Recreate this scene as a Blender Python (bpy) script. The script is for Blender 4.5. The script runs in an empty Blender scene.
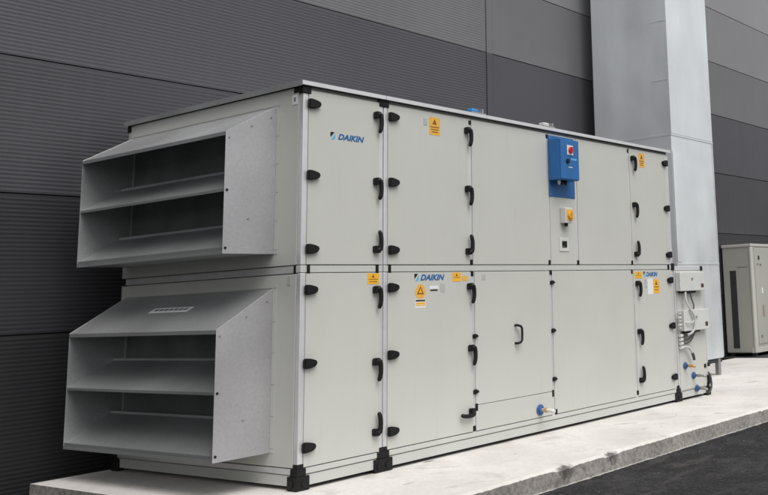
import bpy, bmesh, math, random
from mathutils import Vector, Matrix
random.seed(7)
scene = bpy.context.scene
COL = scene.collection
R = math.radians

# ------------------------------------------------------------------ materials
def new_mat(name):
    m = bpy.data.materials.new(name); m.use_nodes = True
    nt = m.node_tree; b = nt.nodes['Principled BSDF']
    return m, nt, b
def N(nt, t, **kw):
    n = nt.nodes.new(t)
    for k, v in kw.items(): setattr(n, k, v)
    return n
def coords(nt, scale=(1, 1, 1)):
    tc = N(nt, 'ShaderNodeTexCoord'); mp = N(nt, 'ShaderNodeMapping')
    mp.inputs['Scale'].default_value = scale
    nt.links.new(tc.outputs['Object'], mp.inputs['Vector'])
    return mp.outputs['Vector']
def noise(nt, vec, scale, detail=4, rough=.55, dist=0):
    n = N(nt, 'ShaderNodeTexNoise')
    n.inputs['Scale'].default_value = scale; n.inputs['Detail'].default_value = detail
    n.inputs['Roughness'].default_value = rough; n.inputs['Distortion'].default_value = dist
    nt.links.new(vec, n.inputs['Vector']); return n.outputs['Fac']
def ramp(nt, fac, stops):
    r = N(nt, 'ShaderNodeValToRGB'); e = r.color_ramp.elements
    while len(e) < len(stops): e.new(.5)
    for el, (p, c) in zip(e, stops):
        el.position = p
        el.color = (c, c, c, 1) if isinstance(c, (int, float)) else (*c, 1)
    nt.links.new(fac, r.inputs['Fac']); return r.outputs['Color']
def mix(nt, fac, a, b, mode='MIX'):
    n = N(nt, 'ShaderNodeMix', data_type='RGBA', blend_type=mode)
    for sock, v in ((n.inputs['Factor'], fac), (n.inputs['A'], a), (n.inputs['B'], b)):
        if hasattr(v, 'is_linked'): nt.links.new(v, sock)
        elif isinstance(v, (int, float)): sock.default_value = v
        else: sock.default_value = (*v, 1)
    # colour sockets of the Mix node share names; index 6/7 are the colour ones
    ca, cb = n.inputs[6], n.inputs[7]
    for sock, v in ((ca, a), (cb, b)):
        if hasattr(v, 'is_linked'):
            if not sock.is_linked: nt.links.new(v, sock)
        else: sock.default_value = (*v, 1)
    return n.outputs[2]
def bump(nt, b, h, strength, dist):
    n = N(nt, 'ShaderNodeBump'); n.inputs['Strength'].default_value = strength
    n.inputs['Distance'].default_value = dist
    nt.links.new(h, n.inputs['Height']); nt.links.new(n.outputs['Normal'], b.inputs['Normal'])

def plain(name, col, rough=.5, metal=0, var=.06, scale=6, spec=.5):
    m, nt, b = new_mat(name)
    v = coords(nt); f = noise(nt, v, scale, 5)
    lo = tuple(c * (1 - var) for c in col); hi = tuple(min(1, c * (1 + var)) for c in col)
    nt.links.new(ramp(nt, f, [(.3, lo), (.7, hi)]), b.inputs['Base Color'])
    b.inputs['Roughness'].default_value = rough; b.inputs['Metallic'].default_value = metal
    b.inputs['Specular IOR Level'].default_value = spec
    return m

def panel_paint(name, col, dirt=.5):
    m, nt, b = new_mat(name)
    v = coords(nt); big = noise(nt, v, .9, 3); fine = noise(nt, v, 40, 3)
    vs = coords(nt, (7, 7, .7)); streak = noise(nt, vs, 2.2, 5, .6)
    base = ramp(nt, big, [(.3, tuple(c * .965 for c in col)), (.7, tuple(min(1, c * 1.03) for c in col))])
    dmask = ramp(nt, streak, [(.56, 0.0), (.80, .16 * dirt)])
    c = mix(nt, dmask, base, (col[0] * .62, col[1] * .6, col[2] * .55))
    nt.links.new(c, b.inputs['Base Color'])
    nt.links.new(ramp(nt, streak, [(.3, .36), (.8, .5)]), b.inputs['Roughness'])
    b.inputs['Specular IOR Level'].default_value = .4
    bump(nt, b, noise(nt, v, 1.6, 2), .22, .02)
    return m

def galv(name, col=(.56, .57, .58), rough=.42, metal=.85, spangle=.10, wav=.18, cl=.88, stretch=None):
    m, nt, b = new_mat(name)
    v = coords(nt)
    vo = N(nt, 'ShaderNodeTexVoronoi'); vo.inputs['Scale'].default_value = 55
    nt.links.new(v, vo.inputs['Vector'])
    bw = N(nt, 'ShaderNodeRGBToBW'); nt.links.new(vo.outputs['Color'], bw.inputs['Color'])
    big = noise(nt, coords(nt, stretch) if stretch else v, 1.3, 2, .4)
    a = ramp(nt, bw.outputs['Val'], [(.1, tuple(c * (1 - spangle) for c in col)), (.9, tuple(min(1, c * (1 + spangle)) for c in col))])
    g = ramp(nt, big, [(.2, cl - .08), (.8, 1.04)])
    nt.links.new(mix(nt, 1.0, a, g, 'MULTIPLY'), b.inputs['Base Color'])
    nt.links.new(ramp(nt, big, [(.1, rough - .10), (.9, rough + .12)]), b.inputs['Roughness'])
    b.inputs['Metallic'].default_value = metal
    bump(nt, b, noise(nt, v, 1.5, 1, .4), wav, .03)
    return m

def concrete(name, lo, hi, stain, grit=1.0, stain_amt=.5):
    m, nt, b = new_mat(name)
    v = coords(nt)
    f = noise(nt, v, 1.1, 8, .6); g = noise(nt, v, 22, 7, .75); s = noise(nt, v, 2.3, 6, .62, .6); p = noise(nt, v, 110, 3, .6)
    c = ramp(nt, f, [(.38, lo), (.62, hi)])
    gg = ramp(nt, g, [(.36, 1 - .30 * grit), (.56, 1.0)])
    c = mix(nt, 1.0, c, gg, 'MULTIPLY')
    c = mix(nt, ramp(nt, s, [(.56, 0.0), (.70, stain_amt)]), c, stain)
    c = mix(nt, ramp(nt, p, [(.62, 0.0), (.70, .45 * grit)]), c, stain)
    for cx_, cy_, sx, sy in ((1.60, -1.345, .20, .075), (2.27, -1.345, .19, .07), (3.9, -1.39, .05, .03), (.55, -.62, .15, .018), (1.9, -.55, .02, .02), (3.55, -.86, .12, .012), (3.75, -.95, .07, .012), (4.6, -.62, .05, .02), (1.35, -.03, .16, .035)):
        mp = N(nt, 'ShaderNodeMapping'); mp.inputs['Location'].default_value = (-cx_ / sx, -cy_ / sy, 0); mp.inputs['Scale'].default_value = (1 / sx, 1 / sy, 2.0)
        nt.links.new(v, mp.inputs['Vector'])
        ln = N(nt, 'ShaderNodeVectorMath', operation='LENGTH'); nt.links.new(mp.outputs['Vector'], ln.inputs[0])
        ad = N(nt, 'ShaderNodeMath', operation='MULTIPLY_ADD'); nt.links.new(g, ad.inputs[0]); ad.inputs[1].default_value = .8; nt.links.new(ln.outputs['Value'], ad.inputs[2])
        c = mix(nt, ramp(nt, ad.outputs[0], [(.66, .85), (1.0, .0)]), c, (.055, .05, .046))
    nt.links.new(c, b.inputs['Base Color']); b.inputs['Roughness'].default_value = .9
    b.inputs['Specular IOR Level'].default_value = .2
    bump(nt, b, g, .35 * grit, .012)
    return m

def asphalt(name):
    m, nt, b = new_mat(name)
    v = coords(nt)
    f = noise(nt, v, 1.3, 8, .66, .6); g = noise(nt, v, 38, 4, .75); md = noise(nt, v, 11, 6, .7, .4)
    st = noise(nt, coords(nt, (.7, 2.6, 1)), 2.2, 8, .7, .8)
    c = ramp(nt, f, [(.38, (.010, .010, .011)), (.50, (.022, .022, .024)), (.62, (.050, .050, .053))])
    c = mix(nt, ramp(nt, md, [(.48, 0.0), (.58, .65)]), c, (.008, .008, .009))
    c = mix(nt, ramp(nt, st, [(.54, 0.0), (.64, .6)]), c, (.085, .074, .077))
    c = mix(nt, ramp(nt, g, [(.53, 0.0), (.62, .6)]), c, (.09, .083, .082))
    nt.links.new(c, b.inputs['Base Color'])
    nt.links.new(ramp(nt, f, [(.35, .6), (.7, .95)]), b.inputs['Roughness'])
    b.inputs['Specular IOR Level'].default_value = .25
    n1 = N(nt, 'ShaderNodeMath', operation='MULTIPLY_ADD'); nt.links.new(md, n1.inputs[0]); n1.inputs[1].default_value = 1.5; nt.links.new(g, n1.inputs[2])
    bump(nt, b, n1.outputs[0], 1.0, .025)
    return m

def cladding(name, col, rough=.42):
    m, nt, b = new_mat(name)
    v = coords(nt, (1, 1, 1)); f = noise(nt, v, .45, 4); s = noise(nt, coords(nt, (5, 5, .35)), 1.4, 5, .6)
    c = ramp(nt, f, [(.3, tuple(x * .93 for x in col)), (.7, tuple(x * 1.06 for x in col))])
    c = mix(nt, ramp(nt, s, [(.55, 0.0), (.8, .22)]), c, tuple(x * 1.5 for x in col))
    nt.links.new(c, b.inputs['Base Color'])
    nt.links.new(ramp(nt, s, [(.3, rough), (.8, rough + .12)]), b.inputs['Roughness'])
    b.inputs['Specular IOR Level'].default_value = .45
    return m

M = {
 'panel': panel_paint('panel_paint', (.52, .525, .492), .8),
 'panel2': panel_paint('panel_paint_fixed', (.515, .52, .487), .8),
 'base': panel_paint('base_paint', (.51, .52, .495), 1.0),
 'alu': plain('aluminium_profile', (.70, .70, .70), .38, .45, .05, 9),
 'trim': plain('roof_trim_white', (.68, .68, .70), .35, .35, .04, 9),
 'galv': galv('galvanised_hood', (.53, .54, .545), .42, .7, .05),
 'galvshade': galv('galvanised_inner_shaded', (.42, .43, .435), .42, .6, .05),  # far hood side: same steel, interior shade painted into a darker colour
 'blade': galv('galvanised_blade_shaded', (.38, .395, .395), .42, .6, .05),  # blade steel toned down, shade inside the hood is in the colour
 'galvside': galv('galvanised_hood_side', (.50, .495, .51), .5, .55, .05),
 'duct': galv('galvanised_duct', (.86, .895, .92), .30, .5, .015, .6, .90, (1.6, 1.6, .5)),
 'ductseam': galv('galvanised_flange', (.60, .60, .62), .45, .6, .05),
 'black': plain('black_plastic', (.007, .007, .0075), .5, 0, .15, 20, .3),
 'gasket': plain('rubber_gasket', (.26, .26, .25), .85, 0, .1, 20),
 'dark': plain('dark_interior', (.03, .033, .033), .8, 0, .2, 8),
 'screen': plain('intake_screen', (.15, .168, .162), .6, 0, .2, 3),
 'blue': plain('blue_enamel', (.014, .125, .36), .38, 0, .07, 7),
 'bluedark': plain('blue_plate', (.013, .115, .33), .45, 0, .07, 7),
 'valveblue': plain('valve_blue', (.04, .11, .28), .4, 0, .1, 20),
 'bluecap': plain('blue_cap', (.05, .24, .55), .35, 0, .1, 20),
 'white': plain('white_plastic', (.62, .62, .60), .45, 0, .04, 12),
 'grey': plain('grey_plastic', (.42, .42, .41), .5, 0, .05, 12),
 'boxgrey': plain('box_light_grey', (.58, .59, .575), .45, 0, .04, 10),
 'orange': plain('sticker_orange', (.76, .40, .06), .5, 0, .05, 30),
 'yellow': plain('sticker_yellow', (.80, .42, .03), .5, 0, .05, 30),
 'stickerwhite': plain('sticker_white', (.72, .73, .74), .5, 0, .03, 30),
 'ink': plain('sticker_ink', (.06, .035, .01), .6, 0, .05, 30),
 'print': plain('sticker_print', (.20, .09, .012), .6, 0, .05, 30),
 'logoblue': plain('logo_blue', (.008, .11, .30), .5, 0, .05, 30),
 'logolight': plain('logo_light_blue', (.10, .42, .68), .5, 0, .05, 30),
 'red': plain('red_switch', (.55, .03, .03), .4, 0, .05, 30),
 'isoyellow': plain('isolator_yellow', (.75, .42, .05), .45, 0, .05, 30),
 'brass': plain('brass', (.55, .33, .12), .35, .7, .1, 30),
 'steel': plain('dull_steel', (.33, .33, .33), .5, .7, .1, 20),
 'cable': plain('grey_cable', (.50, .50, .49), .5, 0, .05, 20),
 'cable2': plain('dark_cable', (.05, .05, .05), .5, 0, .05, 20),
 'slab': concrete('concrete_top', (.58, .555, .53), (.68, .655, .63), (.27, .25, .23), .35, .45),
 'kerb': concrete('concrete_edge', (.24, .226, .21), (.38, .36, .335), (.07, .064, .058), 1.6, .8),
 'mortar': concrete('mortar', (.34, .33, .31), (.46, .45, .43), (.05, .05, .05), 1.3, .9),
 'asphalt': asphalt('asphalt'),
 'condenser': panel_paint('condenser_paint', (.40, .395, .36), 1.2),
 'condtrim': panel_paint('condenser_trim', (.50, .495, .455), 1.2),
 'brown': plain('brown_label', (.34, .24, .20), .5, 0, .06, 20),
 'trimdark': cladding('cladding_joint', (.022, .022, .024), .6),
}
ROWCOL = [(.017, .017, .019), (.025, .0247, .0285), (.050, .0485, .057), (.067, .0655, .076), (.142, .142, .153), (.21, .21, .222), (.26, .26, .272), (.29, .29, .302)]  # graded panel tones; lowest two rows darkened further to paint in shade
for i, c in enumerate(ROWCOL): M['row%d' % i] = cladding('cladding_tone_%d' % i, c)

# ------------------------------------------------------------------ mesh helpers
class MB:
    def __init__(s): s.bm = bmesh.new()
    def box(s, x0, x1, y0, y1, z0, z1, mi=0):
        vs = [s.bm.verts.new((x, y, z)) for x in (x0, x1) for y in (y0, y1) for z in (z0, z1)]
        for q in ((0, 1, 3, 2), (4, 6, 7, 5), (0, 4, 5, 1), (2, 3, 7, 6), (0, 2, 6, 4), (1, 5, 7, 3)):
            s.bm.faces.new([vs[i] for i in q]).material_index = mi
        return s
    def prism(s, pts, vec, mi=0):
        v = Vector(vec)
        a = [s.bm.verts.new(p) for p in pts]; b = [s.bm.verts.new(Vector(p) + v) for p in pts]
        s.bm.faces.new(a).material_index = mi; s.bm.faces.new(b[::-1]).material_index = mi
        n = len(a)
        for i in range(n):
            s.bm.faces.new([a[i], b[i], b[(i + 1) % n], a[(i + 1) % n]]).material_index = mi
        return s
    def tube(s, pts, r, seg=10, closed_ends=True):
        pts = [Vector(p) for p in pts]
        rs = r if isinstance(r, (list, tuple)) else [r] * len(pts)
        rings = []; up = None
        for i, p in enumerate(pts):
            t = (pts[min(i + 1, len(pts) - 1)] - pts[max(i - 1, 0)]).normalized()
            if up is None: up = t.orthogonal().normalized()
            up = (up - t * up.dot(t)).normalized(); w = t.cross(up)
            rings.append([s.bm.verts.new(p + rs[i] * (math.cos(a) * up + math.sin(a) * w)) for a in [2 * math.pi * k / seg for k in range(seg)]])
        for a, b in zip(rings, rings[1:]):
            for k in range(seg): s.bm.faces.new([a[k], a[(k + 1) % seg], b[(k + 1) % seg], b[k]]).smooth = True
        if closed_ends: s.bm.faces.new(rings[0][::-1]); s.bm.faces.new(rings[-1])
        return s
    def cyl(s, c, axis, r, h, seg=20):
        c = Vector(c); return s.tube([c, c + Vector(axis).normalized() * h], r, seg)
    def build(s, name, mat, parent=None, bev=0, seg=2, off=None):
        bmesh.ops.recalc_face_normals(s.bm, faces=s.bm.faces)
        me = bpy.data.meshes.new(name); s.bm.to_mesh(me); s.bm.free()
        for m in (mat if isinstance(mat, (list, tuple)) else [mat]): me.materials.append(m)
        return link(name, me, parent, bev, seg, off)
def link(name, me, parent=None, bev=0, seg=2, off=None):
    o = bpy.data.objects.new(name, me); COL.objects.link(o)
    if parent is not None:
        o.parent = parent
        if parent.type == 'EMPTY': o.location = -Vector(parent.location)
    if off is not None: o.location = Vector(o.location) + Vector(off)
    if bev:
        md = o.modifiers.new('bevel', 'BEVEL'); md.width = bev; md.segments = seg
        md.limit_method = 'ANGLE'; md.angle_limit = R(35)
    return o
def box(name, mat, parent, x0, x1, y0, y1, z0, z1, bev=0):
    return MB().box(x0, x1, y0, y1, z0, z1).build(name, mat, parent, bev)
def empty(name, loc, label, cat):
    o = bpy.data.objects.new(name, None); COL.objects.link(o); o.location = loc
    o['label'] = label; o['category'] = cat; o.empty_display_size = .3
    return o
def tag(o, label, cat): o['label'] = label; o['category'] = cat; return o
def text_mesh(s, size, bold=.0, shear=0):
    cu = bpy.data.curves.new('lettering', 'FONT'); cu.body = s; cu.size = size; cu.shear = shear
    cu.offset = bold; cu.extrude = .0006; cu.resolution_u = 3
    t = bpy.data.objects.new('lettering', cu); COL.objects.link(t)
    dg = bpy.context.evaluated_depsgraph_get()
    me = bpy.data.meshes.new_from_object(t.evaluated_get(dg))
    bpy.data.objects.remove(t); bpy.data.curves.remove(cu)
    return me
def front_text(name, s, x0, x1, z0, z1, y, mat, parent, bold=.0, shear=0):
    """lettering lying on a y = const face, fitted into x0..x1, z0..z1"""
    me = text_mesh(s, 1.0, bold, shear)
    xs = [v.co.x for v in me.vertices]; ys = [v.co.y for v in me.vertices]
    ax, bx, ay, by = min(xs), max(xs), min(ys), max(ys)
    for v in me.vertices:
        c = v.co.copy()
        v.co = ((x0 + (c.x - ax) / (bx - ax) * (x1 - x0)), y - .0008 - c.z, z0 + (c.y - ay) / (by - ay) * (z1 - z0))
    me.flip_normals()
    me.materials.clear(); me.materials.append(mat)
    return link(name, me, parent)

# ------------------------------------------------------------------ setting
g = MB().box(-250, 250, -250, 250, -.45, -.15).build('ground', M['asphalt']); g['kind'] = 'structure'

# the concrete slab, with a slightly worn front arris
sb = bmesh.new()
X0, X1, Y0, Y1 = -.655, 12.40, -1.365, 2.70
n = 420
def arris(i):
    random.seed(i * 13 + 5)
    d = .004 + .006 * random.random()
    x = X0 + (X1 - X0) * i / n
    for cx, w, dep in ((1.60, .18, .016), (2.25, .16, .014), (5.3, .06, .008)):
        if abs(x - cx) < w: d += dep * (1 - ((x - cx) / w) ** 2) * (.7 + .6 * random.random())
    return x, d
rows = []; worn = []
for i in range(n + 1):
    x, d = arris(i); worn.append(d > .021)
    wob = .006 * math.sin(x * 2.1) + .004 * math.sin(x * 5.3 + 1)
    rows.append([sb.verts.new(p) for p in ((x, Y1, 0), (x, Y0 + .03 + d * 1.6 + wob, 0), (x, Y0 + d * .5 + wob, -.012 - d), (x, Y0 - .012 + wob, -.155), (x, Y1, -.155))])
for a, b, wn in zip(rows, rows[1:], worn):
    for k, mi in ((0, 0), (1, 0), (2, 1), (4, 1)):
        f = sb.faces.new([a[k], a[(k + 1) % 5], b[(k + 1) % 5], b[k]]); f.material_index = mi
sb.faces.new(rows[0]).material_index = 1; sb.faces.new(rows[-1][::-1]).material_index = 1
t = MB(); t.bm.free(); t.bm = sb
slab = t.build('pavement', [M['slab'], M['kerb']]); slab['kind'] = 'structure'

# ragged mortar line where the slab meets the asphalt
mb = bmesh.new(); prev = None
for i in range(330):
    random.seed(i + 900)
    x = -.66 + i * .04
    w = .004 + .020 * random.random() ** 3; h = .002 + .006 * random.random()
    ring = [mb.verts.new(p) for p in ((x, Y0 + .02, -.152), (x, Y0 - .02, -.15 + h), (x, Y0 - .03 - w, -.1515))]
    if prev:
        for k in range(2): mb.faces.new([prev[k], prev[k + 1], ring[k + 1], ring[k]])
    prev = ring
t = MB(); t.bm.free(); t.bm = mb
mo = t.build('kerb_mortar', M['mortar']); mo['kind'] = 'structure'

# loose grit scattered on the asphalt
gm = bmesh.new()
for i in range(110):
    x = random.uniform(-1, 9); y = Y0 - .03 - abs(random.gauss(0, .55)); r = random.uniform(.0015, .004)
    q = bmesh.ops.create_icosphere(gm, subdivisions=1, radius=r, matrix=Matrix.Translation((x, y, -.15 + r * .4)))
t = MB(); t.bm.free(); t.bm = gm
go = t.build('gravel', M['mortar']); go['kind'] = 'stuff'; tag(go, 'pale loose grit scattered on the black asphalt along the slab edge', 'gravel')

# ------------------------------------------------------------------ the clad building behind
W = 3.0
wall = empty('clad_building', (5, W, -.15), 'tall dark grey building wall of horizontal metal cladding bands behind the large air handling unit', 'building')
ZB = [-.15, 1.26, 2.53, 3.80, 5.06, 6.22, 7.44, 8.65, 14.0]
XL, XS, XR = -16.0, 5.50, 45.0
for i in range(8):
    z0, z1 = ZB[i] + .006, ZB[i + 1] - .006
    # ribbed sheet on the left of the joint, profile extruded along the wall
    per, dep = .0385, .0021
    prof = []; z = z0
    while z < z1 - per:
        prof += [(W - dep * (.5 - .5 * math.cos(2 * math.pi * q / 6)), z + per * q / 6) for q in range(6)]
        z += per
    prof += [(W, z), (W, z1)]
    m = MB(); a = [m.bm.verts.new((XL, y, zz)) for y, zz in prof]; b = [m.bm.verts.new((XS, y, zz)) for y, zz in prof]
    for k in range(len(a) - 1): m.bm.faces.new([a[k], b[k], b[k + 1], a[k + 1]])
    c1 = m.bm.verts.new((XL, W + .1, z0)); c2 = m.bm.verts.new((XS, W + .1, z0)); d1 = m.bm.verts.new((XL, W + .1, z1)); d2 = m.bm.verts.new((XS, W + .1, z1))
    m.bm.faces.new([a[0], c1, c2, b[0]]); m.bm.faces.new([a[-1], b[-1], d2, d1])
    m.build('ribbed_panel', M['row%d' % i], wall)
    # flat sheet on the right
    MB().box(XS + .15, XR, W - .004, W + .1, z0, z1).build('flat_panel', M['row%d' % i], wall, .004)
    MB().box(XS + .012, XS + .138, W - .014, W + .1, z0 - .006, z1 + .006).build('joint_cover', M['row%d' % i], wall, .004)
MB().box(XL, XR, W + .06, W + 8, -.15, 14.05).build('wall_core', M['trimdark'], wall)

# ------------------------------------------------------------------ air handling unit
L, D, H = 5.70, 2.614, 3.2
ahu = empty('air_handling_unit', (0, 0, 0), 'large light grey two-tier air handling unit with rain hoods and black handles', 'air handler')
P = ahu
TOP, MID0, MID1, BOT = 3.164, 1.662, 1.728, .168
# dark core seen in every seam
c = MB()
c.box(.02, L - .02, .014, D - .014, .125, 3.198)
core = c.build('casing', M['gasket'], P)
# cut for the hood mouths happens by placing the intake panel in front of the core
def post(x0, x1, z0, z1, y0=0, y1=.05): return box('frame_post', M['alu'], P, x0, x1, y0, y1, z0, z1, .006)
for z0, z1 in ((BOT - .05, MID0), (MID1, TOP)):
    post(0, .05, z0, z1)                                   # near corner
    post(.800, .842, z0, z1); post(.852, .894, z0, z1)
    post(3.142, 3.180, z0, z1)
    post(4.730, 4.768, z0, z1)
    post(5.625, L, z0, z1)
post(1.928, 1.966, MID1, TOP); post(1.945, 1.983, BOT - .05, MID0)
post(3.640, 3.678, MID1, TOP)
for z0, z1 in ((BOT - .05, MID0), (MID1, TOP)):            # far corners
    post(0, .05, z0, z1, D - .05, D); post(L - .05, L, z0, z1, D - .05, D)
# rails: middle and bottom, per module, along the long face, then along the ends
def rail(x0, x1, y0, y1, z0, z1, m='alu'): return box('frame_rail', M[m], P, x0, x1, y0, y1, z0, z1, .005)
for a, b in ((0, .842), (.852, L)):
    rail(a, b, .001, .05, MID0 + .004, MID1 - .004, 'base')
    rail(a, b, -.002, .05, .118, BOT - .005, 'base')
rail(0.001, .05, .052, D - .052, MID0 + .004, MID1 - .004)
rail(-.002, .05, .003, D - .052, .118, BOT - .005)
rail(.05, L - .05, D - .05, D, MID0 + .004, MID1 - .004); rail(L - .05, L - .001, .052, D - .052, MID0 + .004, MID1 - .004)
# base channel
bf = MB()
for a, b in ((.0, .842), (.852, L)):
    bf.box(a, b, .006, .05, .030, .112)
bf.box(.006, .05, .05, D - .05, .030, .112); bf.box(0, L, D - .05, D - .006, .012, .112); bf.box(L - .05, L - .006, .05, D - .05, .012, .112)
bf.build('base_frame', M['base'], P, .004)
# roof with bright front edge trim
roof = MB().box(-.03, L + .02, -.026, D + .03, 3.202, 3.222).build('roof', M['galv'], P, .003)
for a, b in ((-.034, .846), (.852, 2.16), (2.164, 3.42), (3.424, L + .024)):
    box('roof_trim', M['trim'], roof, a, b, -.034, -.0265, 3.192, 3.228, .002)
box('roof_trim', M['galv'], roof, -.034, -.0305, -.0262, D + .034, 3.186, 3.232, .001)
# lifting brackets on the roof edge
for x, capm in ((1.97, 'bluecap'), (3.10, 'boxgrey')):
    b_ = MB().box(x, x + .20, -.02, .10, 3.2335, 3.243).box(x + .145, x + .16, -.02, .10, 3.243, 3.285).build('lifting_bracket', M['galv'], roof, .002)
    MB().box(x + .02, x + .115, .0, .08, 3.2435, 3.285).build('bracket_cap', M[capm], b_, .012)
# black corner blocks under the roof
cb = [(-.012, .072), (.79, .905)]
for a, b in cb: box('corner_block', M['black'], P, a, b, -.010, .05, 3.128, 3.197, .006)
box('corner_block', M['black'], P, -.010, .05, .0505, .115, 3.14, 3.197, .006)
box('corner_block', M['black'], P, -.010, .05, D - .05, D + .010, 3.128, 3.197, .006)
# small black connectors where the profiles meet
def clip(x, z, w=.036, h=.05, y=-.007): return box('profile_clip', M['black'], P, x - w / 2, x + w / 2, y, .02, z - h / 2, z + h / 2, .004)
for x, z, w, h in ((.072, 1.693, .028, .072), (.778, 1.693, .03, .075), (.918, 1.693, .03, .075), (5.585, 1.695, .04, .07),
                   (1.947, 1.752, .04, .05), (3.148, 1.752, .04, .05), (3.661, 1.752, .04, .05), (4.749, 1.752, .04, .05),
                   (1.950, 1.642, .04, .05), (3.166, 1.645, .04, .05), (4.73, 1.642, .04, .05),
                   (1.994, .385, .034, .07), (3.150, .385, .034, .07), (1.957, .195, .04, .05), (3.198, .195, .04, .05), (4.76, .215, .04, .05),
                   (1.945, 3.128, .036, .045), (3.150, 3.128, .036, .045), (4.745, 3.128, .036, .045)):
    clip(x, z, w, h)
box('profile_clip', M['black'], P, -.006, .02, .058, .083, 1.66, 1.727, .004)
box('profile_clip', M['black'], P, -.006, .02, 2.545, 2.575, 1.66, 1.727, .004)
box('profile_clip', M['black'], P, 5.655, 5.715, -.016, .02, 1.655, 1.745, .006)

# shared small meshes ------------------------------------------------
def hinge_mesh():
    m = MB()
    m.prism([(0, 0, -.038), (0, 0, .034), (.012, 0, .040), (.050, 0, .037), (.100, 0, .024), (.118, 0, .014), (.118, 0, -.012), (.096, 0, -.030), (.050, 0, -.040), (.012, 0, -.042)], (0, -.034, 0))
    bmesh.ops.recalc_face_normals(m.bm, faces=m.bm.faces)
    bmesh.ops.bevel(m.bm, geom=list(m.bm.edges), offset=.007, segments=2, affect='EDGES', clamp_overlap=True)
    me = bpy.data.meshes.new('door_hinge'); m.bm.to_mesh(me); m.bm.free(); me.materials.append(M['black']); return me
def handle_mesh():
    m = MB()
    m.prism([(-.052, 0, -.034), (-.052, 0, .018), (-.04, 0, .027), (.004, 0, .027), (.014, 0, .015), (.006, 0, -.022), (-.012, 0, -.034)], (0, -.044, 0))
    bmesh.ops.recalc_face_normals(m.bm, faces=m.bm.faces)
    bmesh.ops.bevel(m.bm, geom=list(m.bm.edges), offset=.005, segments=2, affect='EDGES', clamp_overlap=True)
    m.tube([(-.03, -.026, .002), (-.008, -.034, .004), (.004, -.038, -.006), (.009, -.040, -.03), (.011, -.041, -.065), (.010, -.041, -.10), (.004, -.039, -.135), (-.005, -.037, -.158), (-.010, -.036, -.164)],
           [.018, .022, .0225, .021, .020, .0195, .019, .016, .008], 12)
    bmesh.ops.recalc_face_normals(m.bm, faces=m.bm.faces)
    me = bpy.data.meshes.new('door_handle'); m.bm.to_mesh(me); m.bm.free(); me.materials.append(M['black']); return me
HINGE, HANDLE = hinge_mesh(), handle_mesh()
def hinge(door, x, z, mirror=False):
    o = link('door_hinge', HINGE, door); o.location = (x, -.004, z)
    if mirror: o.scale = (-1, 1, 1)
def handle(door, x, z, flip=False, rot=0):
    o = link('door_handle', HANDLE, door); o.location = (x, -.004, z)
    if flip: o.scale = (1, 1, -1)
    if rot: o.rotation_euler = (0, rot, 0)
def panel(name, x0, x1, z0, z1, m='panel'):
    return box(name, M[m], P, x0 + .002, x1 - .002, -.005, .03, z0 + .0025, z1 - .0025, .003)
def warning_sticker(door, x0, x1, z0, z1, m='orange', tri=True, lines=3, y=-.0051):
    s = box('warning_sticker', M[m], door, x0, x1, y - .0014, y, z0, z1)
    w, h = x1 - x0, z1 - z0; yy = y - .0016; mbk = MB()
    if tri:
        s_ = min(w * .30, h * .17); cx = (x0 + x1) / 2; zt = z1 - h * .08
        mbk.prism([(cx, yy, zt), (cx - s_ * .95, yy, zt - s_ * 1.9), (cx + s_ * .95, yy, zt - s_ * 1.9)], (0, -.0006, 0))
    base = z0 + h * (.48 if tri else .82)
    for k in range(lines):
        zz = base - k * h * .42 / max(lines, 1)
        sh = w * (.10 + .07 * ((k * 7) % 3))
        mbk.box(x0 + sh, x1 - sh * .9, yy - .0006, yy, zz - h * .055, zz)
    mbk.build('print', M['print'], s); return s
def logo(door, x0, xt, x1, z0, z1):
    """black corner and light blue stroke, then the word from xt to x1"""
    y = -.0052; h = z1 - z0; w = h * .85
    MB().prism([(x0, y, z1 + h * .12), (x0 + w * .95, y, z1 + h * .12), (x0, y, z0 + h * .25)], (0, -.001, 0)).build('emblem', M['black'], door)
    MB().prism([(x0 + w * .22, y, z0 - h * .12), (x0 + w * 1.12, y, z1 - h * .05), (x0 + w * 1.12, y, z0 + h * .2), (x0 + w * .75, y, z0 - h * .12)], (0, -.001, 0)).build('emblem', M['logolight'], door)
    front_text('lettering', 'DAIKIN', xt, x1, z0, z1, y, M['logoblue'], door, .04, .3)

UH = (3.048, 2.455, 1.855); LH = (1.530, .955, .318)
# module A
d = panel('access_door', .05, .80, MID1, TOP)
for z in UH: hinge(d, .035, z)
handle(d, .775, 3.045); handle(d, .775, 2.455); handle(d, .775, 1.855, True)
logo(d, .268, .345, .625, 2.778, 2.830)
d = panel('access_door', .05, .80, BOT, MID0)
for z in LH: hinge(d, .030, z)
handle(d, .775, 1.520); handle(d, .775, .915); handle(d, .775, .330, True)
warning_sticker(d, .668, .795, 1.562, 1.655, 'yellow', True, 2)
# module B first door
d = panel('access_door', .894, 1.928, MID1, TOP)
for z in UH: hinge(d, .892, z + .002)
handle(d, 1.912, 3.045); handle(d, 1.912, 2.465); handle(d, 1.912, 1.850, True)
warning_sticker(d, 1.395, 1.535, 2.945, 3.115, 'orange', True, 3)
box('screw_plate', M['grey'], d, 1.325, 1.37, -.008, -.0051, 3.03, 3.09)
d = panel('access_door', .894, 1.945, BOT, MID0)
for z in LH: hinge(d, .888, z)
handle(d, 1.925, 1.525); handle(d, 1.932, .945); handle(d, 1.915, .335, False, R(90))
logo(d, 1.205, 1.278, 1.580, 1.585, 1.640)
m = MB(); y = -.0052
m.prism([(1.277 + .066 * math.cos(a) * (1 if math.sin(a) < .2 else .86), y, 1.488 + .066 * math.sin(a)) for a in [2 * math.pi * k / 28 for k in range(28)]], (0, -.0012, 0))
ws = m.build('warning_sticker', M['orange'], d)
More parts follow.
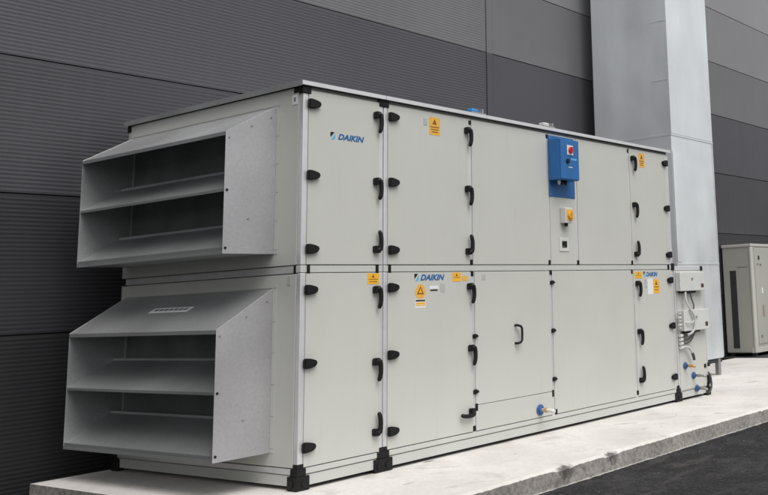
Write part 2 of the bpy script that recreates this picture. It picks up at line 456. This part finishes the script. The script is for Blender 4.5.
MB().prism([(1.277, y - .0013, 1.536), (1.235, y - .0013, 1.462), (1.319, y - .0013, 1.462)], (0, -.0006, 0)).build('print', M['print'], ws)
MB().prism([(1.277, y - .002, 1.515), (1.256, y - .002, 1.474), (1.298, y - .002, 1.474)], (0, -.0005, 0)).build('print', M['yellow'], ws)
box('note_label', M['stickerwhite'], d, 1.214, 1.342, y - .0012, y, 1.340, 1.420)
for z0, z1, mm in ((1.398, 1.414, 'ink'), (1.372, 1.390, 'yellow'), (1.358, 1.367, 'yellow')): box('note_label', M[mm], d, 1.220, 1.336, y - .0018, y - .0013, z0, z1)
box('note_label', M['stickerwhite'], d, 1.39, 1.50, -.0068, -.0052, 1.505, 1.535); box('note_label', M['ink'], d, 1.40, 1.49, -.0064, -.0052, 1.488, 1.503)
box('note_label', M['grey'], d, 1.525, 1.585, -.0066, -.0052, 1.475, 1.555)
warning_sticker(d, 1.685, 1.795, 1.570, 1.655, 'yellow', True, 1)
box('note_label', M['isoyellow'], d, 1.815, 1.880, -.0066, -.0052, 1.575, 1.622)
# module B fixed panels, upper
panel('fixed_panel', 1.966, 3.142, MID1, TOP, 'panel2')
panel('fixed_panel', 3.180, 3.640, MID1, TOP, 'panel2')
panel('fixed_panel', 3.678, 4.730, MID1, TOP, 'panel2')
# lower: lift-off door with bow handle over a drain panel
d = panel('access_door', 1.983, 3.142, .405, MID0)
box('note_label', M['grey'], d, 2.085, 2.14, -.0066, -.0052, 1.575, 1.63)
MB().tube([(2.565, -.004, 1.118), (2.567, -.035, 1.120), (2.575, -.048, 1.115), (2.600, -.05, 1.108), (2.618, -.05, 1.09), (2.622, -.05, 1.03), (2.618, -.05, .968), (2.600, -.05, .95), (2.575, -.048, .944), (2.567, -.035, .940), (2.565, -.004, .942)], .0125, 8).build('bow_handle', M['black'], d)
def toggle(x, z, sgn):
    MB().prism([(x - .02, 0, z - .022), (x - .022, 0, z + .018), (x + .0, 0, z + .026), (x + .03, 0, z + .014), (x + .042, 0, z - .004), (x + .02, 0, z - .012)], (0, -.026, 0)).build('panel_clamp', M['black'], d, .004)
for z in (1.045, .528): toggle(1.972, z, 1)
for z in (1.536, 1.030, .528): toggle(3.172, z, 1)
panel('drain_panel', 1.983, 3.142, BOT, .405, 'panel2')
panel('fixed_panel', 3.180, 4.730, BOT, MID0, 'panel2')
# module B last door
d = panel('access_door', 4.768, 5.625, MID1, TOP)
for z in UH: hinge(d, 5.645, z, True)
handle(d, 4.845, 3.045); handle(d, 4.845, 2.465); handle(d, 4.845, 1.850, True)
warning_sticker(d, 4.985, 5.115, 2.945, 3.125, 'orange', True, 3)
d = panel('access_door', 4.768, 5.625, BOT, MID0)
for z in LH: hinge(d, 5.645, z, True)
handle(d, 4.845, 1.505); handle(d, 4.845, .930); handle(d, 4.845, .350, True)
logo(d, 4.985, 5.045, 5.31, 1.582, 1.636)
warning_sticker(d, 4.79, 4.955, 1.560, 1.640, 'yellow', True, 1)
warning_sticker(d, 5.205, 5.335, 1.372, 1.545, 'yellow', True, 2)
box('note_label', M['stickerwhite'], d, 5.07, 5.195, -.0066, -.0052, 1.36, 1.555)
box('note_label', M['grey'], d, 5.0, 5.055, -.0066, -.0052, 1.44, 1.545)
# the two end walls: frame of sheet round each intake mouth
HY0, HY1 = .335, 2.510
for z0, z1, o0, o1 in ((MID1, TOP, 1.90, 3.02), (BOT, MID0, .33, 1.50)):
    e = MB(); x0, x1 = -.004, .0135; zt = z1 - .004 if z1 < 2 else 3.184
    e.box(x0, x1, .054, HY0 + .002, z0 + .004, zt); e.box(x0, x1, HY1 - .002, D - .054, z0 + .004, zt)
    e.box(x0, x1, HY0 + .002, HY1 - .002, z0 + .004, o0); e.box(x0, x1, HY0 + .002, HY1 - .002, o1, zt)
    ep = e.build('end_panel', M['panel'], P)
    mesh_ = MB().box(.0138, .0195, HY0 + .002, HY1 - .002, o0, o1)
    ip = mesh_.build('intake_screen', M['screen'], P)
box('screw_plate', M['stickerwhite'], P, -.0075, -.0045, .068, .135, 3.045, 3.125)
box('plate_screw', M['steel'], P, -.013, -.0078, .085, .108, 3.075, 3.105, .003)
box('screw_plate', M['grey'], P, -.0075, -.0045, .115, .155, 1.575, 1.645)
# far side and right end skins
box('rear_panel', M['panel2'], P, .055, L - .055, D - .0135, D + .004, BOT, MID0 - .004); box('rear_panel', M['panel2'], P, .055, L - .055, D - .0135, D + .004, MID1 + .004, TOP)
box('end_panel', M['panel2'], P, L - .0135, L + .004, .054, D - .054, MID1 + .004, TOP)

# intake rain hoods --------------------------------------------------
def hood(zb, zft, zbt, xd, plate):
    """zb bottom, zft front top, zbt back top, xd depth"""
    s = .004; zm = (zb + zft) / 2 + .005
    X = -.0045
    h = MB().prism([(X, HY0 + s, zbt), (-xd, HY0 + s, zft), (-xd, HY0 + s, zft - s * 1.1), (X, HY0 + s, zbt - s * 1.1)], (0, HY1 - HY0 - 2 * s, 0))
    h.box(-xd, -xd + s, HY0 + s, HY1 - s, zft - .030, zft - s * 1.1)          # turned-down front lip
    hd = h.build('intake_hood', M['galv'], P)
    for y in (HY0, HY1 - s):
        m = MB().prism([(X, y, zb), (-xd, y, zb), (-xd, y, zft + .004), (X, y, zbt + .004)], (0, s, 0))
        yy = (y + s, y + s + .02) if y < 1 else (y - .02, y)
        m.build('hood_side', M['galvside' if y < 1 else 'galvshade'], hd, .0015)
    MB().box(-xd, X, HY0 + s, HY1 - s, zb, zb + s).box(-xd, -xd + s, HY0 + s, HY1 - s, zb + s, zb + .028).build('hood_floor', M['galv'], hd)
    for z in (zm, zb + .03):
        b = MB(); t = .003
        b.prism([(-xd + .004, HY0 + s, z), (-xd + .004, HY0 + s, z + .022), (-xd + .012, HY0 + s, z + .024), (-.10, HY0 + s, z + .222), (-.10, HY0 + s, z + .236), (-.097, HY0 + s, z + .236), (-.097, HY0 + s, z + .219), (-xd + .008, HY0 + s, z + .018), (-xd + .008, HY0 + s, z)], (0, HY1 - HY0 - 2 * s, 0))
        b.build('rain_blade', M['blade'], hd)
        MB().box(-.1025, -.1004, HY0 + .006, HY1 - .006, z + .2235, z + .243).build('blade_lip', M['galvside'], hd)
    # flanges to the casing
    MB().box(-.0075, X - .0003, HY0 - .045, HY0 - .001, zb, zbt).box(-.0075, X - .0003, HY1 + .001, HY1 + .04, zb, zbt).box(-.0075, X - .0003, HY0 - .045, HY1 + .04, zbt + .006, zbt + .04).build('hood_flange', M['panel'], hd)
    seg = MB(); k = zb + .03
    while k < zbt - .1:
        seg.box(-.0085, -.0076, HY0 - .044, HY0 - .002, k, k + .004); k += (zbt - zb) / 5.2; seg.build('flange_joint', M['steel'], hd); seg = MB()
    bl = []
    for bx, bz, dk in ((-xd + .03, zft - .045, 0), (-xd + .022, zm + .012, 1), (-xd + .022, zb + .045, 1), (-.06, zbt - .10, 0), (-.24, (zft + zbt) / 2 - .06, 0), (-.25, zb + .28, 0)):
        MB().cyl((bx, HY0, bz), (0, -1, 0), .010 if dk else .007, .006, 10).build('bolt', M['black'] if dk else M['steel'], hd)
    if plate:
        nx, nz = -xd, zft; sl = (zbt - zft) / (xd + X)
        def pt(x, y, o): return (x, y, zft + (x + xd) * sl + o)
        x0, x1 = -.255, -.195
        m = MB(); q = [pt(x0, 1.13, .002), pt(x1, 1.12, .002), pt(x1, 1.69, .002), pt(x0, 1.70, .002)]
        m.prism(q, (0, 0, .0025)); pl = m.build('rating_label', M['stickerwhite'], hd)
        m = MB()
        for k in range(7):
            ya = 1.16 + k * .072; m.prism([pt(x0 + .018, ya, .005), pt(x1 - .016, ya, .005), pt(x1 - .016, ya + .055, .005), pt(x0 + .018, ya + .055, .005)], (0, 0, .0008))
        m.build('print', M['steel'], pl)
    return hd
hood(1.832, 2.798, 3.060, .465, False)
hood(.272, 1.250, 1.552, .495, True)

# feet ----------------------------------------------------------------
def foot(xa, xb, ya=-.016, yb=.055, lugs=1):
    f = MB().box(xa, xb, ya, yb, .0015, .108)
    m = (xa + xb) / 2; w = (xb - xa)
    f.box(m - w * .34, m + w * .34, ya + .006, yb, .108, .165)
    f.box(m - w * .22, m + w * .22, ya + .009, yb, .165, .20)
    o = f.build('corner_foot', M['black'], P, .006)
    k = 2 if lugs == 2 else 1
    for i in range(k):
        cx = xa + w * (i + .5) / k
        MB().tube([(cx, ya - .001, .052), (cx, ya - .008, .052)], .03, 14).build('foot_plug', M['black'], o, .002)
    return o
# near corner foot wraps the corner
f = MB().box(-.016, .105, -.016, .05, .0015, .108).box(-.016, .05, .05, .105, .0015, .108)
f.box(-.010, .075, -.010, .05, .108, .165).box(-.010, .05, .05, .075, .108, .165).box(-.006, .055, -.006, .05, .165, .198)
nf = f.build('corner_foot', M['black'], P, .006)
MB().cyl((.055, -.0165, .052), (0, -1, 0), .03, .006, 14).build('foot_plug', M['black'], nf, .002); MB().cyl((-.0165, .055, .052), (-1, 0, 0), .03, .006, 14).build('foot_plug', M['black'], nf, .002)
foot(.752, .945, lugs=2)
foot(5.615, 5.765)
f = MB().box(-.016, .05, D - .10, D + .016, .0015, .108).box(-.010, .05, D - .07, D + .010, .108, .165); f.build('corner_foot', M['black'], P, .006)

# control cabinet ------------------------------------------------------
bp = box('cabinet_backplate', M['bluedark'], P, 3.172, 3.630, -.012, -.0052, 2.465, 3.146, .003)
cab = box('control_cabinet', M['blue'], P, 3.165, 3.500, -.165, -.0125, 2.642, 3.092, .006)
box('cabinet_door', M['blue'], cab, 3.169, 3.496, -.183, -.1655, 2.646, 3.088, .007)
sw = MB().box(3.276, 3.386, -.189, -.1835, 2.915, 3.025).build('switch_plate', M['white'], cab, .004)
MB().cyl((3.331, -.1895, 2.970), (0, -1, 0), .034, .018, 20).box(3.322, 3.340, -.222, -.2076, 2.935, 3.005).build('rotary_switch', M['red'], sw, .003)
MB().cyl((3.285, -.1835, 2.845), (0, -1, 0), .026, .016, 18).build('cabinet_lock', M['black'], cab, .003)
box('cabinet_label', M['logolight'], cab, 3.35, 3.45, -.1846, -.1832, 2.862, 2.882)
box('cabinet_label', M['boxgrey'], cab, 3.30, 3.37, -.1846, -.1832, 2.775, 2.785)
for x in (3.245, 3.30, 3.36):
    MB().cyl((x, -.09, 2.6415), (0, 0, -1), .018, .028, 14).cyl((x, -.09, 2.6125), (0, 0, -1), .012, .02, 12).build('cable_gland', M['white'] if x < 3.29 else M['black'], cab)
for x, z in ((3.195, 2.49), (3.607, 2.49), (3.607, 3.12), (3.195, 3.12)): MB().cyl((x, -.0121, z), (0, -1, 0), .008, .003, 10).build('screw', M['steel'], bp)
# isolator below
iso = box('isolator_box', M['white'], P, 3.352, 3.478, -.085, -.0052, 2.180, 2.350, .008)
MB().box(3.366, 3.470, -.091, -.0853, 2.205, 2.330).build('isolator_plate', M['isoyellow'], iso, .003)
MB().cyl((3.418, -.0915, 2.262), (0, -1, 0), .037, .022, 18).box(3.406, 3.430, -.140, -.1140, 2.222, 2.302).build('isolator_knob', M['isoyellow'], iso, .004)
MB().cyl((3.405, -.045, 2.1795), (0, 0, -1), .02, .035, 14).build('cable_gland', M['black'], iso)
# gauge below
ga = box('gauge_frame', M['boxgrey'], P, 3.322, 3.492, -.013, -.0052, 1.872, 2.022, .004)
box('gauge_display', M['black'], ga, 3.365, 3.450, -.018, -.0133, 1.915, 1.985, .003)
box('gauge_mark', M['steel'], ga, 3.372, 3.40, -.0190, -.0182, 1.922, 1.930)

# low end module on the right ------------------------------------------
CX0, CX1, CT = 5.715, 6.50, 1.705
box('end_module', M['gasket'], P, CX0 + .02, CX1 - .02, .014, D - .014, .03, CT - .02)
for a, b in ((CX0, CX0 + .04), (CX1 - .05, CX1)): box('frame_post', M['alu'], P, a, b, 0, .05, .125, CT - .055, .006)
box('frame_rail', M['trim'], P, CX0, CX1, -.001, D, CT - .052, CT, .006)
box('frame_rail', M['base'], P, CX0, CX1, -.002, .05, .118, .123, .001)
box('base_frame', M['base'], P, CX0, CX1, .006, D - .01, .030, .112, .004)
box('fixed_panel', M['panel'], P, CX0 + .044, CX1 - .054, -.004, .03, .127, CT - .057, .003)
box('end_panel', M['panel2'], P, CX1 - .0135, CX1 + .003, .054, D - .02, .127, CT - .057)
foot(6.415, 6.515)
clip(6.43, CT - .028, .05, .06, -.012); clip(6.40, .385, .05, .05, -.014); clip(6.50, .395, .05, .05, -.014); clip(6.475, .20, .045, .12, -.02)
def jbox(x0, x1, z0, z1, dp):
    j = box('junction_box', M['boxgrey'], P, x0, x1, -dp, -.0045, z0, z1, .008)
    l_ = box('box_lid', M['boxgrey'], j, x0 - .004, x1 + .004, -dp - .022, -dp - .0005, z0 - .004, z1 + .004, .008)
    w = x1 - x0; h = z1 - z0; yy = -dp - .0226
    MB().prism([(x0 + w * .43, yy, z1 - h * .32), (x0 + w * .52, yy, z1 - h * .30), (x0 + w * .50, yy, z1 - h * .42), (x0 + w * .45, yy, z1 - h * .50)], (0, -.001, 0)).build('emblem', M['steel'], l_)
    box('print', M['ink'], l_, x1 - w * .17, x1 - w * .06, yy - .001, yy, z0 + h * .15, z0 + h * .36)
    box('gland_strip', M['black'], j, x0 + w * .08, x0 + w * .70, -dp * .8, -dp * .15, z0 - .03, z0 - .0045, .004)
    return j
jbox(5.735, 6.375, 1.385, 1.625, .062)
jbox(5.790, 6.440, .872, 1.135, .062)
# glands and cables left of the lower box
def cable(pts, r=.011, m='cable'):
    pts = [Vector(p) for p in pts]; out = []
    n = len(pts)
    for i in range(n - 1):
        p0, p1, p2, p3 = pts[max(i - 1, 0)], pts[i], pts[i + 1], pts[min(i + 2, n - 1)]
        for k in range(6):
            t = k / 6
            out.append(.5 * ((2 * p1) + (p2 - p0) * t + (2 * p0 - 5 * p1 + 4 * p2 - p3) * t * t + (3 * p1 - p0 - 3 * p2 + p3) * t ** 3))
    out.append(pts[-1])
    return MB().tube(out, r, 8).build('cable', M[m], P)
cable([(5.88, -.06, 1.37), (5.875, -.075, 1.25), (5.93, -.11, 1.13), (6.01, -.115, 1.02), (5.99, -.115, .90), (5.94, -.09, .84), (5.90, -.05, .82)], .016)
cable([(6.02, -.05, 1.36), (6.03, -.06, 1.29), (6.10, -.05, 1.20), (6.13, -.03, 1.14)], .009, 'cable2')
cable([(5.80, -.05, .985), (5.84, -.115, .975), (5.92, -.118, .97), (5.985, -.112, 1.0)], .010)
for k, z in enumerate((1.09, 1.045, 1.0, .955, .91)):
    MB().cyl((5.70, -.05, z), (1, 0, 0), .017, .06, 10).build('cable_gland', M['white'] if k % 2 else M['grey'], P)
for k, z in enumerate((.815, .765, .715, .665)):
    MB().cyl((5.74, -.035, z), (1, 0, 0), .02, .06, 12).build('cable_gland', M['white'], P)
    if k < 2: cable([(5.80, -.035, z), (5.87, -.045, z - .005), (5.97, -.05, z + .01), (6.04, -.045, z + .06), (6.06, -.03, .86)], .013, 'cable2')
    elif k == 2: cable([(5.80, -.035, z), (5.88, -.04, z), (6.0, -.045, z + .03), (6.10, -.04, z + .11), (6.14, -.03, .86)], .009, 'cable2')
    else:
        cable([(5.80, -.035, z), (5.86, -.05, z + .006), (5.93, -.06, z - .02), (5.98, -.065, z - .08)], .015)
        cable([(5.98, -.065, z - .08), (6.01, -.065, z - .13), (6.03, -.06, z - .17)], .019, 'cable2')
# drain valves
def valve(x, z, r, m, slen):
    v = MB().cyl((x, -.0055, z), (0, -1, 0), r, .016, 24).cyl((x, -.0216, z), (0, -1, 0), r * .72, .014, 24).build('drain_outlet', M['valveblue'], P, .004)
    MB().tube([(x, -.036, z), (x, -.036 - slen * .45, z), (x + .004, -.036 - slen * .8, z - .006), (x + .006, -.036 - slen, z - .012)], r * .34, 14).build('spout', M[m], v)
    MB().cyl((x, -.036 - slen * .25, z), (0, -1, 0), r * .46, .03, 8).build('spout_nut', M['brass'] if m != 'steel' else M['steel'], v, .002)
    return v
valve(2.925, .245, .055, 'white', .16)
valve(5.875, .430, .045, 'brass', .12); valve(6.075, .290, .045, 'steel', .16); valve(6.15, .118, .045, 'steel', .13)
cable([(6.42, -.04, .30), (6.45, -.055, .22), (6.45, -.06, .12), (6.41, -.06, .06), (6.34, -.055, .04)], .014, 'cable2')

# ------------------------------------------------------------------ vertical duct
dx0, dx1, dy0, dy1, dz = 7.85, 9.20, 1.22, 2.72, .27
duct = empty('ventilation_duct', (8.5, 2.0, 0), 'tall square galvanised steel duct rising beside the right end of the air handling unit', 'duct')
secs = [.27, 3.87, 7.4, 10.5]
for a, b in zip(secs, secs[1:]):
    j = random.uniform(-.004, .004)
    MB().box(dx0 + j, dx1 + j, dy0 - j, dy1, a + .0012, b - .0012).build('duct_section', M['duct'], duct, .005)
for z in secs[1:-1]:
    MB().box(dx0 + .001, dx1 - .001, dy0 + .001, dy1 - .002, z - .0012, z + .0012).build('section_joint', M['ductseam'], duct)
for za, zb_ in ((.85, .852), (2.4, 2.402), (4.76, 4.762), (5.75, 5.752), (6.3, 6.302)):
    MB().box(dx0 - .004, dx0 - .0005, dy0 + .02, dy0 + .34, za, za + .010).build('joint_lip', M['duct'], duct, .002)
for zj in (1.82, 3.87, 7.4):
    MB().box(dx0 - .006, dx1 + .006, dy0 - .0065, dy0 - .001, zj - .028, zj - .002).box(dx0 - .006, dx0 - .001, dy0 - .001, dy1, zj - .028, zj - .002).build('slip_joint', M['duct'], duct, .002)
MB().box(dx1 - .028, dx1 - .004, dy0 - .0075, dy0 - .001, dz + .02, 10.4).build('lock_seam', M['duct'], duct, .002)
MB().box(dx0 + .0, dx0 + .145, dy0 - .0105, dy0 - .0068, 1.83, 3.60).build('corner_strip', M['duct'], duct, .002)
for x in (dx0 + .06, dx1 - .16):
    for y in (dy0 + .02, dy1 - .1): MB().box(x, x + .08, y, y + .07, 0, .262).build('leg', M['steel'], duct, .004)
MB().box(dx0 + .02, dx1 - .02, dy0 + .025, dy0 + .085, .20, .266).box(dx0 + .02, dx1 - .02, dy1 - .1, dy1 - .04, .20, .266).build('support_beam', M['dark'], duct, .004)

# ------------------------------------------------------------------ condenser beyond the slab
cz = .085; cx, cy, cyb, cxr, ct = 12.56, 2.30, 2.965, 14.9, 2.26
cond = empty('condensing_unit', (13.5, 2.6, -.15), 'weathered beige outdoor cooling unit standing on a dark plinth beyond the duct', 'cooling unit')
box('plinth', M['dark'], cond, 12.405, 15.2, 1.75, 2.99, -.15, .012, .01)
for x in (cx + .05, 13.6, cxr - .12):
    for y in (cy + .04, cyb - .12): box('foot', M['dark'], cond, x, x + .08, y, y + .08, .012, cz)
body = box('body', M['condenser'], cond, cx, cxr, cy, cyb, cz, ct, .02)
box('lid', M['condtrim'], cond, cx - .015, cxr + .015, cy - .015, cyb + .003, ct - .045, ct + .012, .008)
box('corner_post', M['condtrim'], cond, cx - .012, cx + .10, cy - .012, cy + .05, cz, ct - .048, .02)
box('coil_opening', M['dark'], cond, cx - .006, cx + .02, 2.66, 2.80, .18, 1.74)
box('base_rail', M['condtrim'], cond, cx - .006, cxr, cy - .008, cy + .1, cz, cz + .10, .004)
MB().box(cx - .003, cx - .0005, cy + .08, 2.64, 1.80, 1.812).build('panel_seam', M['steel'], cond)
fp = box('service_panel', M['condenser'], cond, cx + .14, 13.5, cy - .010, cy - .0005, .25, ct - .08, .004)
for x, z, w, h, m in ((12.86, 1.95, .05, .08, 'black'), (12.92, 1.83, .07, .035, 'steel'), (12.80, 1.84, .035, .035, 'steel'), (12.93, 1.25, .06, .12, 'stickerwhite'), (12.95, .80, .06, .22, 'brown'), (12.80, .38, .06, .05, 'steel'), (13.15, .35, .06, .2, 'black')):
    box('fitting', M[m], fp, x, x + w, cy - .022, cy - .0105, z, z + h, .004)

# ------------------------------------------------------------------ light
w = bpy.data.worlds.new('World'); scene.world = w; w.use_nodes = True
nt = w.node_tree; bg = nt.nodes['Background']
sky = nt.nodes.new('ShaderNodeTexSky'); sky.sky_type = 'NISHITA'; sky.sun_disc = False
SUN_EL, SUN_AZ = R(58), R(196)          # azimuth measured clockwise from +Y
sky.sun_elevation = SUN_EL; sky.sun_rotation = SUN_AZ; sky.dust_density = 3; sky.air_density = 1.2
hs = nt.nodes.new('ShaderNodeHueSaturation'); hs.inputs['Saturation'].default_value = .12
nt.links.new(sky.outputs['Color'], hs.inputs['Color']); nt.links.new(hs.outputs['Color'], bg.inputs['Color'])
bg.inputs['Strength'].default_value = .10
sl = bpy.data.lights.new('sun', 'SUN'); sl.energy = 1.5; sl.angle = R(45); sl.color = (1, .97, .93)
so = bpy.data.objects.new('sun', sl); COL.objects.link(so); so.location = (6, -10, 12)
dvec = Vector((math.sin(SUN_AZ) * math.cos(SUN_EL), math.cos(SUN_AZ) * math.cos(SUN_EL), math.sin(SUN_EL)))
so.rotation_euler = dvec.to_track_quat('Z', 'Y').to_euler()

# ------------------------------------------------------------------ camera
PRM = (-4.8829, -6.4349, 1.3965, 1.0073, .1654, -.0445, 943.05, 266.52, -113.65)
yaw, pit, rol = PRM[3:6]
fw = Vector((math.sin(yaw) * math.cos(pit), math.cos(yaw) * math.cos(pit), math.sin(pit)))
rt = Vector((math.cos(yaw), -math.sin(yaw), 0)); up = rt.cross(fw)
r2 = rt * math.cos(rol) + up * math.sin(rol); u2 = -rt * math.sin(rol) + up * math.cos(rol)
cd = bpy.data.cameras.new('camera'); cam = bpy.data.objects.new('camera', cd); COL.objects.link(cam)
cam.matrix_world = Matrix(((r2.x, u2.x, -fw.x, PRM[0]), (r2.y, u2.y, -fw.y, PRM[1]), (r2.z, u2.z, -fw.z, PRM[2]), (0, 0, 0, 1)))
cd.sensor_width = 36; cd.lens = 36 * PRM[6] / 768
cd.shift_x = -PRM[7] / 768; cd.shift_y = PRM[8] / 768
cd.clip_end = 1000
scene.camera = cam
scene.view_settings.view_transform = 'Standard'; scene.view_settings.look = 'None'
scene.view_settings.exposure = 0.46; scene.view_settings.gamma = 1
scene.view_settings.use_curve_mapping = False
